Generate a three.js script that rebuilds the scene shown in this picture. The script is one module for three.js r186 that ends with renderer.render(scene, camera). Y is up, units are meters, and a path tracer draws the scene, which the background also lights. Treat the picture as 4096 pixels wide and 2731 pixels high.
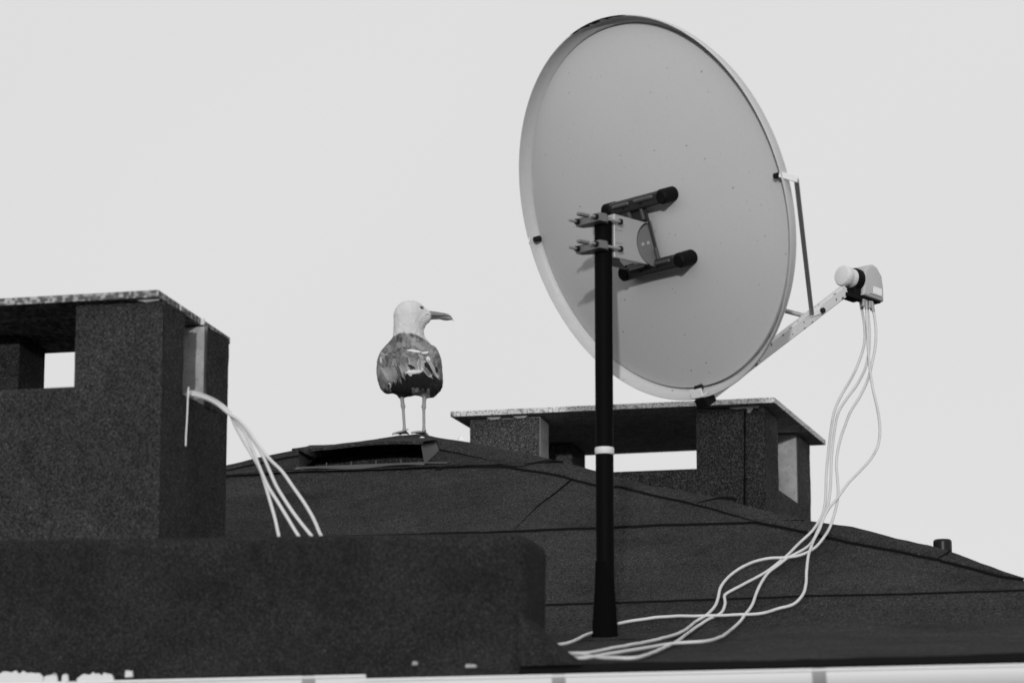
import * as THREE from 'three';
import { MarchingCubes } from 'three/addons/objects/MarchingCubes.js';
import { RoundedBoxGeometry } from 'three/addons/geometries/RoundedBoxGeometry.js';
import { mergeGeometries, mergeVertices, toCreasedNormals } from 'three/addons/utils/BufferGeometryUtils.js';

// ---------------------------------------------------------------- camera, sky, sun, exposure
// x runs along the eaves, z towards the street, y up from the street
const scene = new THREE.Scene();
const camera = new THREE.PerspectiveCamera(12.7036, 1024 / 682, 0.5, 6000);
const PITCH = 0.199634, YAW = 0.245437;
camera.position.set(0, 9, 0);
camera.rotation.set(PITCH, YAW, 0, 'YXZ');
camera.focus = 10.7;
camera.userData.fStop = 3.6;
scene.add(camera);

// hazy white sky, brighter round the low veiled sun behind the photographer
const sunDir = new THREE.Vector3(0.172, 0.075, 0.985).normalize();
{
  const W = 1024, H = 512, data = new Float32Array(W * H * 4), d = new THREE.Vector3();
  for (let j = 0; j < H; j++) for (let i = 0; i < W; i++) {
    const az = (i + 0.5) / W * 2 * Math.PI - Math.PI, el = ((j + 0.5) / H - 0.5) * Math.PI;
    d.set(Math.cos(el) * Math.cos(az), Math.sin(el), Math.cos(el) * Math.sin(az));
    const a = d.angleTo(sunDir);
    let v = 0.735 + 0.62 * Math.exp(-((a / 0.68) ** 2));
    const cloud = (f, p) => Math.sin(d.x * f + p + 1.7 * Math.sin(d.y * f * 0.8 + p)) * Math.cos(d.z * f * 0.9 - p + 1.3 * Math.sin(d.x * f * 0.7));
    v *= 1 + 0.014 * cloud(5, 0.4) + 0.012 * cloud(11, 2.1) + 0.008 * cloud(23, 4.4);
    const k = (j * W + i) * 4;
    data[k] = v; data[k + 1] = v; data[k + 2] = v; data[k + 3] = 1;
  }
  const t = new THREE.DataTexture(data, W, H, THREE.RGBAFormat, THREE.FloatType);
  t.mapping = THREE.EquirectangularReflectionMapping; t.minFilter = t.magFilter = THREE.LinearFilter; t.needsUpdate = true;
  scene.background = t; scene.environment = t;
}
const sun = new THREE.DirectionalLight(0xffffff, 1.65);
sun.position.copy(sunDir).multiplyScalar(40).add(new THREE.Vector3(-2, 10.5, -9));
sun.target.position.set(-2, 10.5, -9);
sun.shadow.radius = 2.2;
sun.castShadow = true;
Object.assign(sun.shadow.camera, { left: -8, right: 8, top: 8, bottom: -8, near: 1, far: 80 });
sun.shadow.mapSize.set(4096, 4096);
scene.add(sun, sun.target);

const renderer = new THREE.WebGLRenderer({ antialias: true });
renderer.toneMapping = THREE.LinearToneMapping;
renderer.toneMappingExposure = 1;
renderer.shadowMap.enabled = true;
renderer.setSize(1024, 682);

// ---------------------------------------------------------------- helpers
let seed = 20240611;
const rnd = () => { seed = (seed * 1664525 + 1013904223) >>> 0; return seed / 4294967296; };
const R = (a, b) => a + (b - a) * rnd();
const V = (x, y, z) => new THREE.Vector3(x, y, z);
const clamp = (x, a, b) => Math.min(b, Math.max(a, x));
const smooth = (a, b, x) => { const t = clamp((x - a) / (b - a), 0, 1); return t * t * (3 - 2 * t); };
const hash = (x, y, z = 0) => { let h = (x * 374761393 + y * 668265263 + z * 2147483647) | 0; h = Math.imul(h ^ (h >>> 13), 1274126177); return ((h ^ (h >>> 16)) >>> 0) / 4294967296; };
function vnoise(x, y, period = 0, s = 0) {           // value noise, tileable when a period is given
  const xi = Math.floor(x), yi = Math.floor(y), fx = x - xi, fy = y - yi, w = (i) => (period ? ((i % period) + period) % period : i);
  const u = fx * fx * (3 - 2 * fx), v = fy * fy * (3 - 2 * fy);
  const a = hash(w(xi), w(yi), s), b = hash(w(xi + 1), w(yi), s), c = hash(w(xi), w(yi + 1), s), d = hash(w(xi + 1), w(yi + 1), s);
  return a + (b - a) * u + (c - a) * v + (a - b - c + d) * u * v;
}
const fbm = (x, y, s = 0) => vnoise(x, y, 0, s) * 0.55 + vnoise(x * 2.1, y * 2.1, 0, s + 1) * 0.3 + vnoise(x * 4.3, y * 4.3, 0, s + 2) * 0.15;

function greyTexture(n, f, colour = true) {          // f(u, v, i, j) gives a linear grey
  const data = new Uint8Array(n * n * 4);
  for (let j = 0; j < n; j++) for (let i = 0; i < n; i++) {
    let v = clamp(f(i / n, j / n, i, j), 0, 1);
    if (colour) v = v <= 0.0031308 ? v * 12.92 : 1.055 * v ** (1 / 2.4) - 0.055;
    const k = (j * n + i) * 4, b = Math.round(v * 255);
    data[k] = data[k + 1] = data[k + 2] = b; data[k + 3] = 255;
  }
  const t = new THREE.DataTexture(data, n, n, THREE.RGBAFormat, THREE.UnsignedByteType);
  t.wrapS = t.wrapT = THREE.RepeatWrapping; t.magFilter = THREE.LinearFilter; t.minFilter = THREE.LinearMipmapLinearFilter; t.generateMipmaps = true;
  if (colour) t.colorSpace = THREE.SRGBColorSpace;
  t.needsUpdate = true;
  return t;
}
const grey = (v) => new THREE.Color().setRGB(v, v, v);
const mat = (v, roughness = 0.9, o = {}) => new THREE.MeshPhysicalMaterial({ color: grey(v), roughness, ...o });
const matt = (v, specularIntensity = 0.12, roughness = 0.9) => mat(v, roughness, { specularIntensity });

// mineral felt: slate granules in bitumen, patchy, with single bright grains
const FELT_N = 1024;
const feltTex = greyTexture(FELT_N, (u, v, i, j) => {
  const g = hash(i, j, 5), g2 = hash(i >> 1, j >> 1, 6), g4 = vnoise(u * 256, v * 256, 256, 7);
  const p = vnoise(u * 40, v * 40, 40, 8), q = vnoise(u * 11, v * 11, 11, 9), r = vnoise(u * 4, v * 4, 4, 10);
  let a = 0.0295 * Math.exp(0.8 * (g - 0.5) + 2.2 * (g2 - 0.5) + 0.8 * (g4 - 0.5)) * (0.66 + 0.26 * p + 0.3 * q + 0.34 * r);
  if (hash(i >> 1, j >> 1, 12) > 0.99) a += 0.06 + 0.14 * hash(i >> 1, j >> 1, 13);
  return a;
});
const feltBump = greyTexture(512, (u, v, i, j) => 0.35 * hash(i, j, 21) + 0.4 * vnoise(u * 128, v * 128, 128, 22) + 0.25 * vnoise(u * 16, v * 16, 16, 23), false);
function felt(tone = 1, tile = 1.25) {
  const a = feltTex.clone(), b = feltBump.clone();
  a.repeat.set(1 / tile, 1 / tile); b.repeat.set(1 / tile, 1 / tile); a.needsUpdate = b.needsUpdate = true;
  return new THREE.MeshPhysicalMaterial({ color: grey(tone), map: a, bumpMap: b, bumpScale: 0.0025, roughness: 0.95, specularIntensity: 0.1 });
}
const granTex = greyTexture(512, (u, v, i, j) => {
  const a = vnoise(u * 70, v * 70, 70, 31), b = vnoise(u * 130, v * 130, 130, 32), c = vnoise(u * 12, v * 12, 12, 33), g = hash(i, j, 34);
  let x = 0.56 + 0.22 * (c - 0.5) + 0.16 * (b - 0.5) + 0.1 * (g - 0.5);
  if (a > 0.70) x *= 0.25 + 0.4 * g; else if (b > 0.78) x *= 0.45;
  return x;
});
const granDarkTex = greyTexture(512, (u, v, i, j) => {
  const a = vnoise(u * 60, v * 60, 60, 41), b = vnoise(u * 24, v * 24, 24, 42), c = vnoise(u * 7, v * 7, 7, 43), g = hash(i, j, 44);
  return 0.08 + 0.3 * smooth(0.36, 0.8, 0.3 * b + 0.15 * c + 0.55 * a) + 0.06 * g * a;
});
const concTex = greyTexture(512, (u, v, i, j) => {
  const a = vnoise(u * 90, v * 90, 90, 51), b = vnoise(u * 9, v * 9, 9, 52), c = vnoise(u * 22, v * 22, 22, 53), g = hash(i, j, 54);
  let x = 0.33 + 0.08 * (b - 0.5) + 0.07 * (c - 0.5) + 0.06 * (g - 0.5);
  if (a > 0.83) x *= 0.72; if (a < 0.1) x *= 1.15;
  return x;
});
const paintTex = (base, dots, s, patch = 0) => greyTexture(1024, (() => {   // old paint with fly specks and rust spots
  const spots = [];
  let q = s; const rr = () => { q = (q * 1103515245 + 12345) & 0x7fffffff; return q / 0x7fffffff; };
  for (let k = 0; k < dots; k++) spots.push([rr(), rr(), 0.0009 + 0.0017 * rr() ** 2, 0.3 + 0.6 * rr()]);
  const cell = new Map();
  for (const p of spots) { const key = Math.floor(p[0] * 64) + 64 * Math.floor(p[1] * 64); if (!cell.has(key)) cell.set(key, []); cell.get(key).push(p); }
  return (u, v) => {
    let x = base * (1 + 0.05 * (vnoise(u * 6, v * 6, 6, s) - 0.5)  + 0.03 * (vnoise(u * 200, v * 200, 200, s + 2) - 0.5));
    for (const p of cell.get(Math.floor(u * 64) + 64 * Math.floor(v * 64)) || []) { const d = Math.hypot(u - p[0], v - p[1]); if (d < p[2]) x *= p[3]; }
    if (patch && vnoise(u * 26, v * 26, 26, s + 5) * 0.6 + vnoise(u * 70, v * 70, 70, s + 6) * 0.4 > patch) x *= 0.16;
    return x;
  };
})());
const withMap = (t, roughness, repeat = 1, o = {}) => { t.repeat.set(repeat, repeat); return new THREE.MeshPhysicalMaterial({ map: t, roughness, specularIntensity: 0.4, ...o }); };

const M = {
  felt: felt(0.70), feltB: felt(0.62, 1.31), feltC: felt(0.75, 1.17), feltD: felt(0.64, 1.4), feltWall: felt(0.80, 0.95), feltFarLit: felt(1.2, 1.33), feltBlock: felt(0.5, 0.72),  // far chimney felt: same felt, tone raised to offset the dish's cast shadow
  bitumen: matt(0.007), granite: withMap(granTex, 0.8, 2.6, { specularIntensity: 0.15 }), graniteDark: withMap(granDarkTex, 0.85, 2.2, { specularIntensity: 0.15 }), concrete: withMap(concTex, 0.95, 2.5),
  mortar: withMap(concTex.clone(), 1, 6), dark: matt(0.015), plastic: matt(0.09, 0.4, 0.6),
  dish: withMap(paintTex(0.51, 230, 77), 0.42, 0.78), arm: withMap(paintTex(0.58, 260, 91, 0.74), 0.5, 1.6),
  steel: mat(0.36, 0.4, { metalness: 0.15 }), steelDark: mat(0.02, 0.45, { metalness: 0.1 }), pivot: mat(0.16, 0.5, { metalness: 0.15 }), steelRib: mat(0.085, 0.35, { metalness: 0.3 }), blackMetal: matt(0.012, 0.3, 0.5), mast: matt(0.003, 0.06, 0.6),
  galv: mat(0.30, 0.45, { metalness: 0.15 }), lnb: mat(0.42, 0.5), cap: mat(0.62, 0.45), sticker: mat(0.75, 0.6), rubber: matt(0.006, 0.15, 0.6),
  cable: withMap(greyTexture(512, (u, v) => 0.61 * (1 - 0.34 * smooth(0.64, 0.82, vnoise(u * 34, v * 2, 0, 3) * 0.75 + vnoise(u * 160, v * 5, 0, 4) * 0.25)) * (0.92 + 0.1 * vnoise(u * 90, v * 3, 0, 5))), 0.5), mortarWhite: mat(0.6, 0.9), tape: mat(0.6, 0.6), white: mat(0.72, 0.5), bracket: mat(0.3, 0.6), wall: mat(0.55, 0.95), glass: mat(0.03, 0.15),
};
M.granite.bumpMap = null;

function finish(o) { o.castShadow = true; o.receiveShadow = true; return o; }
const names = new Map();
const numbered = (n) => { const k = names.get(n) || 0; names.set(n, k + 1); return k ? `${n}_${String(k).padStart(3, '0')}` : n; };
function thing(name, label, category, pos, group) {
  const g = new THREE.Group(); g.name = numbered(name); g.position.set(...pos);
  g.userData = { label, category }; if (group) g.userData.group = group;
  scene.add(g); return g;
}
// geometry comes in world metres; it is moved into its thing's own space
function part(root, name, geo, material, parent = root, label) {
  const g = Array.isArray(geo) ? (geo.length > 1 ? mergeGeometries(geo.map((x) => (x.index ? x.toNonIndexed() : x)).map(clean)) : geo[0]) : geo;
  g.translate(-root.position.x, -root.position.y, -root.position.z);
  const m = finish(new THREE.Mesh(g, material)); m.name = name; if (label) m.userData.label = label;
  parent.add(m); return m;
}
function clean(g) { for (const k of Object.keys(g.attributes)) if (!['position', 'normal', 'uv'].includes(k)) g.deleteAttribute(k); return g; }
function boxUV(g0) {                                  // uv in metres from the dominant axis
  const g = g0.index ? g0.toNonIndexed() : g0; if (!g.attributes.normal) g.computeVertexNormals();
  const p = g.attributes.position, n = g.attributes.normal, uv = new Float32Array(p.count * 2);
  for (let i = 0; i < p.count; i += 3) {
    let nx = 0, ny = 0, nz = 0; for (let k = 0; k < 3; k++) { nx += Math.abs(n.getX(i + k)); ny += Math.abs(n.getY(i + k)); nz += Math.abs(n.getZ(i + k)); }
    for (let k = 0; k < 3; k++) {
      const a = i + k, x = p.getX(a), y = p.getY(a), z = p.getZ(a);
      if (nz >= nx && nz >= ny) { uv[2 * a] = x; uv[2 * a + 1] = y; } else if (nx >= ny) { uv[2 * a] = z + 0.37; uv[2 * a + 1] = y; } else { uv[2 * a] = x; uv[2 * a + 1] = z; }
    }
  }
  g.setAttribute('uv', new THREE.BufferAttribute(uv, 2)); return g;
}
// upright prism over a plan outline [[x, z], ...] from y0 to y1, edges slightly chamfered
function prism(plan, y0, y1, bevel = 0.003) {
  const s = new THREE.Shape(plan.map(([x, z]) => new THREE.Vector2(x, -z)));
  const b = Math.min(bevel, (y1 - y0) / 3);
  const g = new THREE.ExtrudeGeometry(s, { depth: y1 - y0 - 2 * b, bevelEnabled: b > 0, bevelThickness: b, bevelSize: b, bevelOffset: -b, bevelSegments: 2 });
  g.rotateX(-Math.PI / 2); g.translate(0, y0 + b, 0);
  return boxUV(g);
}
const rect = (x0, x1, z0, z1) => [[x0, z0], [x1, z0], [x1, z1], [x0, z1]];
function box(cx, cy, cz, sx, sy, sz, r = 0.003) { const g = new RoundedBoxGeometry(sx, sy, sz, 2, Math.min(r, sx / 2.01, sy / 2.01, sz / 2.01)); g.translate(cx, cy, cz); return boxUV(g); }
function frame(o, x, y, z) { return new THREE.Matrix4().makeBasis(x, y, z).setPosition(o); }
function xf(g, M4) {                                  // apply a frame; a mirrored one keeps its faces outwards
  g.applyMatrix4(M4);
  if (M4.determinant() < 0) {
    if (g.index) { const ix = g.index.array; for (let i = 0; i < ix.length; i += 3) { const t = ix[i]; ix[i] = ix[i + 1]; ix[i + 1] = t; } }
    else for (const at of Object.values(g.attributes)) for (let i = 0; i < at.count; i += 3) for (let c = 0; c < at.itemSize; c++) { const t = at.array[i * at.itemSize + c]; at.array[i * at.itemSize + c] = at.array[(i + 1) * at.itemSize + c]; at.array[(i + 1) * at.itemSize + c] = t; }
  }
  return g;
}
function cyl(a, b, r0, r1 = r0, seg = 20, open = false) {   // tapered cylinder between two points
  const d = b.clone().sub(a), g = new THREE.CylinderGeometry(r1, r0, d.length(), seg, 1, open);
  g.applyQuaternion(new THREE.Quaternion().setFromUnitVectors(V(0, 1, 0), d.clone().normalize())); g.translate(...a.clone().add(b).multiplyScalar(0.5).toArray());
  return clean(g.toNonIndexed());
}
function tube(pts, r, seg = 200, rad = 10) { return new THREE.TubeGeometry(new THREE.CatmullRomCurve3(pts.map((p) => (p.isVector3 ? p : V(...p))), false, 'centripetal'), seg, r, rad, false); }
// surface over a grid: f(i, j) gives a point
function sheet(nu, nv, f, uvf, hole) {
  const pos = [], uv = [], idx = [];
  for (let j = 0; j <= nv; j++) for (let i = 0; i <= nu; i++) { const p = f(i / nu, j / nv); pos.push(p.x, p.y, p.z); const t = uvf ? uvf(p, i / nu, j / nv) : [p.x, p.z * 1.09]; uv.push(t[0], t[1]); }
  for (let j = 0; j < nv; j++) for (let i = 0; i < nu; i++) { const a = j * (nu + 1) + i, b = a + 1, c = a + nu + 1, d = c + 1; if (hole && hole(pos[3 * a], pos[3 * a + 2]) && hole(pos[3 * d], pos[3 * d + 2])) continue; idx.push(a, b, c, b, d, c); }
  const g = new THREE.BufferGeometry(); g.setAttribute('position', new THREE.Float32BufferAttribute(pos, 3)); g.setAttribute('uv', new THREE.Float32BufferAttribute(uv, 2)); g.setIndex(idx); g.computeVertexNormals(); return g;
}
function lerpLine(line, x) {                          // [[x, value], ...] sorted by x
  if (x <= line[0][0]) return line[0][1];
  for (let k = 1; k < line.length; k++) if (x <= line[k][0]) { const [a, va] = line[k - 1], [b, vb] = line[k]; return va + (vb - va) * (x - a) / (b - a); }
  return line[line.length - 1][1];
}

// ---------------------------------------------------------------- ground
{
  const g = new THREE.PlaneGeometry(5000, 5000); g.rotateX(-Math.PI / 2);
  const ground = finish(new THREE.Mesh(g, matt(0.05))); ground.name = 'ground'; ground.userData.kind = 'structure'; scene.add(ground);
}

// ---------------------------------------------------------------- house: walls, felt roof, gutter
const EY = 9.725, EZ = -7.483, KZ = -8.945, KY = 9.955, S1 = 0.1573, S2 = 0.4432;
function roofY(z) { const a = EY + S1 * (EZ - z), b = KY + S2 * (KZ - z); return 0.5 * (a + b + Math.sqrt((a - b) ** 2 + 0.0009)) - 0.004; }
const hipLine = [[-7.2, -9.3], [-4.9, -10.45], [-4.02, -10.893], [-3.893, -11.016], [-3.783, -11.114], [-3.652, -11.197], [-3.495, -11.26], [-3.366, -11.303], [-3.289, -11.341], [-3.226, -11.356],
  [-3.131, -11.28], [-2.966, -11.183], [-2.655, -10.962], [-2.37, -10.719], [-2.118, -10.503], [-1.868, -10.322], [-1.665, -10.163], [-1.49, -10.026], [-1.336, -9.934], [-1.073, -9.723], [-0.967, -9.615], [-0.742, -9.345], [-0.2, -8.95], [0.9, -8.1], [1.75, -7.483]];
const capSeam = [[-3.226, -11.23], [-3.116, -11.133], [-3.057, -11.077], [-2.975, -11.024], [-2.867, -10.939], [-2.676, -10.777], [-2.543, -10.698], [-2.328, -10.53], [-2.224, -10.485], [-2.091, -10.37], [-1.984, -10.29], [-1.841, -10.174], [-1.678, -10.033], [-1.488, -9.894], [-1.33, -9.772], [-1.163, -9.661], [-1.015, -9.551], [-0.866, -9.419], [-0.812, -9.372], [-0.742, -9.337], [-0.1, -8.75]];
const hipZ = (x) => lerpLine(hipLine, x);
const bump = (x, z, a = 0.009) => a * (fbm(x * 3.1, z * 3.1, 71) - 0.5) + 0.22 * a * (vnoise(x * 23, z * 23, 0, 75) - 0.5);

const house = thing('house', 'house with a low black felt hip roof, two stubby chimneys and white gutter', 'building', [-2.8, 0, -11]);
{
  const wallParts = [];
  wallParts.push(prism(rect(-6.9, 1.4, -15.6, -7.95), 0, 9.52, 0.01));
  part(house, 'wall', wallParts, M.wall);
  part(house, 'soffit', prism(rect(-7.2, 1.75, -16, -7.5), 9.535, 9.60, 0.004), M.white);

  // the deck under the felt: right and left slopes run back from the hips
  const roof = part(house, 'roof', sheet(90, 2, (u, v) => { const x = -7.2 + 8.95 * u, hz = hipZ(x); return V(x, roofY(hz) - 0.002 + bump(x, hz), hz + (-16 - hz) * v); }), M.feltB, house, 'black felt slopes behind the hips');
  // felt sheets of the street side, each lapping over the one below it
  const laps = [[EZ, -9.245, 0, M.felt, 260, 120], [-9.245, -10.027, 0.006, M.feltC, 260, 60], [-10.027, -10.835, 0.009, M.felt, 260, 60], [-10.835, -11.4, 0.012, M.feltD, 220, 40]];
  const edgeWave = (x, k) => 0.012 * (fbm(x * 1.3, k * 7.7, 80 + k) - 0.5) + 0.004 * (vnoise(x * 9, k, 0, 90 + k) - 0.5);
  laps.forEach(([z0, z1, lift, m, nu, nv], k) => {
    const X0 = -7.2, X1 = 1.75;
    // only where the sheet is below the hip line
    let xa = X0, xb = X1;
    for (let x = X0; x < -3.3; x += 0.01) if (hipZ(x) < z0 - 0.01) { xa = x; break; }
    for (let x = X1; x > -3.1; x -= 0.01) if (hipZ(x) < z0 - 0.01) { xb = x; break; }
    const g = sheet(nu, nv, (u, v) => {
      const x = xa + (xb - xa) * u, a = k ? z0 + edgeWave(x, k) : z0, b = Math.max(z1 - 0.06, hipZ(x));
      const z = a + (Math.min(a - 0.001, b) - a) * v;
      return V(x, roofY(z) + lift * (1 - 0.9 * v) + bump(x, z), z);
    }, null, (x, z) => x > -3.545 && x < -3.075 && z < -10.893 && z > -11.06);
    part(house, 'roofing_sheet', g, m, roof);
  });
  // strip of felt dressed over the right hip and the ridge top
  part(house, 'ridge_cap', sheet(240, 12, (u, v) => {
    const x = -3.21 + 3.0 * u, a = lerpLine(capSeam, x), b = hipZ(x) - 0.012, z = a + (b - a) * v;
    return V(x, roofY(Math.max(z, hipZ(x))) + 0.009 * (1 - v) + 0.014 * smooth(0, 0.05, v) * 0.3 + bump(x, z) + 0.004 * (vnoise(x * 6, v * 2, 0, 61) - 0.5), z);
  }), M.felt, roof);
  // short cross laps of the cap strip
  for (const L of [[[-2.669, -10.782], [-2.624, -10.832], [-2.58, -10.854], [-2.52, -10.83]], [[-1.91, -10.236], [-1.873, -10.267], [-1.832, -10.292], [-1.78, -10.27]], [[-1.02, -9.553], [-1.0, -9.6], [-0.99, -9.64]]]) bead(L, 0.0018, 0.0128);
  bead(capSeam.filter((p) => p[0] < -0.4), 0.0024, 0.0085);
  bead([[-2.436, -10.62], [-2.452, -10.514], [-2.466, -10.426], [-2.485, -10.32], [-2.493, -10.194], [-2.504, -10.038]], 0.0017, 0.008);
  bead([[-3.001, -10.815], [-2.943, -10.847], [-2.839, -10.833], [-2.735, -10.813], [-2.671, -10.787]], 0.002, 0.011);
  bead([[-4.0, -10.83], [-3.83, -10.839], [-3.728, -10.854], [-3.628, -10.864], [-3.538, -10.852]], 0.0026, 0.011);
  bead([[-3.95, -10.87], [-3.854, -10.906], [-3.77, -10.976], [-3.685, -11.035], [-3.6, -11.075]], 0.0018, 0.012);
  const run = (x0, x1, z, k) => { const L = []; for (let x = x0; x <= x1; x += 0.06) L.push([x, z + edgeWave(x, k) + 0.002]); return L; };
  bead(run(-4.4, -1.67, -10.027, 2), 0.0019, 0.007);
  bead(run(-5.0, -0.62, -9.245, 1), 0.0019, 0.004);
  function bead(L, w, lift) {                          // bitumen squeezed out along a lap: a low ragged ridge
    const c = new THREE.CatmullRomCurve3(L.map(([x, z]) => V(x, 0, z))), n = Math.round(c.getLength() / 0.012) + 2, pts = c.getSpacedPoints(n), s = rnd() * 90;
    const g = sheet(n, 4, (u, v) => {
      const i = Math.round(u * n), p = pts[i], q = pts[Math.min(n, i + 1)], o = pts[Math.max(0, i - 1)], t = q.clone().sub(o).normalize();
      const ww = w * (0.55 + 0.9 * vnoise(i * 0.21 + s, 0.5, 0, 3)) * Math.min(1, (Math.min(i, n - i) + 0.5) / 4);
      const a = (v - 0.5) * 2, x = p.x - t.z * a * ww, z = p.z + t.x * a * ww;
      return V(x, roofY(z) + bump(x, z) + lift + 0.0028 * (1 - a * a) - (Math.abs(a) > 0.9 ? 0.008 : 0), z);
    });
    part(house, 'bitumen_seam', g, M.bitumen, roof);
  }
  part(house, 'felt_patch', sheet(40, 40, (u, v) => { const x = -2.02 + 0.36 * u + 0.012 * (vnoise(v * 6, 1, 0, 33) - 0.5), z = -8.66 - 0.3 * v + 0.012 * (vnoise(u * 6, 2, 0, 34) - 0.5), e = Math.min(u, v, 1 - u, 1 - v); return V(x, roofY(z) + bump(x, z) + 0.0045 - (e < 0.02 ? 0.003 : 0), z); }), M.feltB, roof);
  // bitumen drip edge along the eaves
  part(house, 'drip_edge', sheet(500, 6, (u, v) => { const x = -7.2 + 8.95 * u; const lip = 0.004 * (fbm(x * 4, 1, 15) - 0.5) + 0.003 * (vnoise(x * 18, 2, 0, 16) - 0.5); return V(x, EY + 0.004 + bump(x, EZ) - v * (0.034 + lip), EZ + 0.014 * Math.sin(Math.PI * Math.min(1, v * 0.9)) + 0.002); }), M.bitumen);

  // half-round white gutter in two lengths with strap brackets
  for (const [x0, x1, lip, r] of [[-7.1, -2.216, 9.699, 0.062], [-2.23, 1.7, 9.689, 0.058]]) {
    const zc = -7.405, prof = [];
    for (let k = 0; k <= 22; k++) { const a = Math.PI * k / 22; prof.push([zc + r * Math.cos(a), lip - r * Math.sin(a)]); }
    for (let k = 22; k >= 0; k--) { const a = Math.PI * k / 22; prof.push([zc + (r - 0.004) * Math.cos(a), lip - (r - 0.004) * Math.sin(a)]); }
    const s = new THREE.Shape(prof.map(([z, y]) => new THREE.Vector2(-z, y))), g = new THREE.ExtrudeGeometry(s, { depth: x1 - x0, bevelEnabled: false, steps: 1 });
    g.rotateY(Math.PI / 2); g.translate(x0, 0, 0);
    const gut = part(house, 'gutter', [boxUV(toCreasedNormals(g, 0.6)), boxUV(tubeLine([[x0, lip, zc + r], [x1, lip, zc + r]], 0.0042))], M.white);
    for (const bx of x0 < -5 ? [-5.0, -4.3, -3.63, -3.0, -2.365] : [-1.722, -1.078, -0.43, 0.2]) {
      const q = []; for (let k = 0; k <= 16; k++) { const a = Math.PI * k / 16; q.push([zc + (r + 0.0035) * Math.cos(a), lip + 0.004 - (r + 0.0035) * Math.sin(a)]); }
      for (let k = 16; k >= 0; k--) { const a = Math.PI * k / 16; q.push([zc + (r + 0.0008) * Math.cos(a), lip + 0.004 - (r + 0.0008) * Math.sin(a)]); }
      const bs = new THREE.Shape(q.map(([z, y]) => new THREE.Vector2(-z, y))), bg = new THREE.ExtrudeGeometry(bs, { depth: 0.034, bevelEnabled: false }); bg.rotateY(Math.PI / 2); bg.translate(bx - 0.017, 0, 0);
      part(house, 'gutter_bracket', boxUV(toCreasedNormals(bg, 0.6)), M.bracket, gut);
    }
  }
  function tubeLine(p, r) { return clean(tube(p, r, 2, 8).toNonIndexed()); }

  // upstand at the eaves, dressed in felt, with the felt turned out at its foot
  const blk = new RoundedBoxGeometry(4.2, 0.372, 0.256, 6, 0.026);
  { const p = blk.attributes.position; for (let i = 0; i < p.count; i++) { const x = p.getX(i), y = p.getY(i), z = p.getZ(i); p.setXYZ(i, x, y, z); } }
  const fine = new THREE.BoxGeometry(4.2, 0.40, 0.256, 300, 30, 18), fp = fine.attributes.position;
  for (let i = 0; i < fp.count; i++) {                 // rounded, slightly wavy box
    const r = 0.036, hx = 2.1, hy = 0.2, hz = 0.128; let x = fp.getX(i), y = fp.getY(i), z = fp.getZ(i);
    const cx = clamp(x, -hx + r, hx - r), cy = clamp(y, -hy + r, hy - r), cz = clamp(z, -hz + r, hz - r), d = V(x - cx, y - cy, z - cz), l = d.length();
    if (l > 1e-6) { d.multiplyScalar(r / l); x = cx + d.x; y = cy + d.y; z = cz + d.z; }
    y += 0.006 * (fbm(x * 2.2 + 4, z * 3, 44) - 0.5) * smooth(0, 0.2, y + 0.2); z += 0.007 * (fbm(x * 3 + 7, y * 5, 45) - 0.5);
    fp.setXYZ(i, x, y, z);
  }
  fine.computeVertexNormals(); fine.translate(-2.1, -0.2, -0.128); fine.rotateZ(-0.0195); fine.translate(-1.833, 10.066, -7.46);
  const block = part(house, 'felt_upstand', boxUV(fine), M.feltBlock, house, 'low felt-covered block at the eaves, out of focus in front');
  const foot = (t) => [-1.85 + 0.16 * t ** 1.25, 9.872 - 0.146 * t ** 0.9];
  part(house, 'felt_fillet', sheet(14, 8, (u, v) => { const [x, y] = foot(u); return V(x - 0.03 * Math.max(0, v - 0.6), y, -7.455 - 0.25 * v); }, (p) => [p.z, p.y]), M.feltBlock, block);
  part(house, 'felt_fillet', sheet(14, 3, (u, v) => { const [x, y] = foot(u); return V(x - v * (x + 1.852), y, -7.456); }, (p) => [p.x, p.y]), M.feltBlock, block);
  // torn scraps of render and foam along its foot
  const scrap = (x0, x1, y0, y1, z, m = M.mortarWhite) => {
    const n = 16, s = new THREE.Shape(); s.moveTo(x0, y0);
    for (let k = 0; k <= n; k++) s.lineTo(x0 + (x1 - x0) * k / n, y1 - (y1 - y0) * (0.25 * vnoise(k * 0.7 + x0 * 31, 3, 0, 5) + 0.35 * hash(k, Math.round(x0 * -500), 8) + (k === 0 || k === n ? 0.4 : 0)));
    s.lineTo(x1, y0 + (y1 - y0) * 0.1 * rnd()); s.closePath();
    const g = new THREE.ExtrudeGeometry(s, { depth: 0.006, bevelEnabled: true, bevelSize: 0.002, bevelThickness: 0.002, bevelSegments: 1 }); g.translate(0, 0, z);
    part(house, 'render_scrap', boxUV(g), m, block);
  };
  const Z = -7.455;
  scrap(-3.30, -3.125, 9.706, 9.752, Z); scrap(-3.12, -3.085, 9.708, 9.735, Z); scrap(-3.07, -3.055, 9.712, 9.734, Z); scrap(-3.028, -2.93, 9.713, 9.735, Z); scrap(-2.895, -2.878, 9.722, 9.738, Z);
  scrap(-2.124, -2.112, 9.735, 9.743, Z, M.concrete); scrap(-1.985, -1.96, 9.726, 9.732, Z, M.concrete);
}

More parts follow.
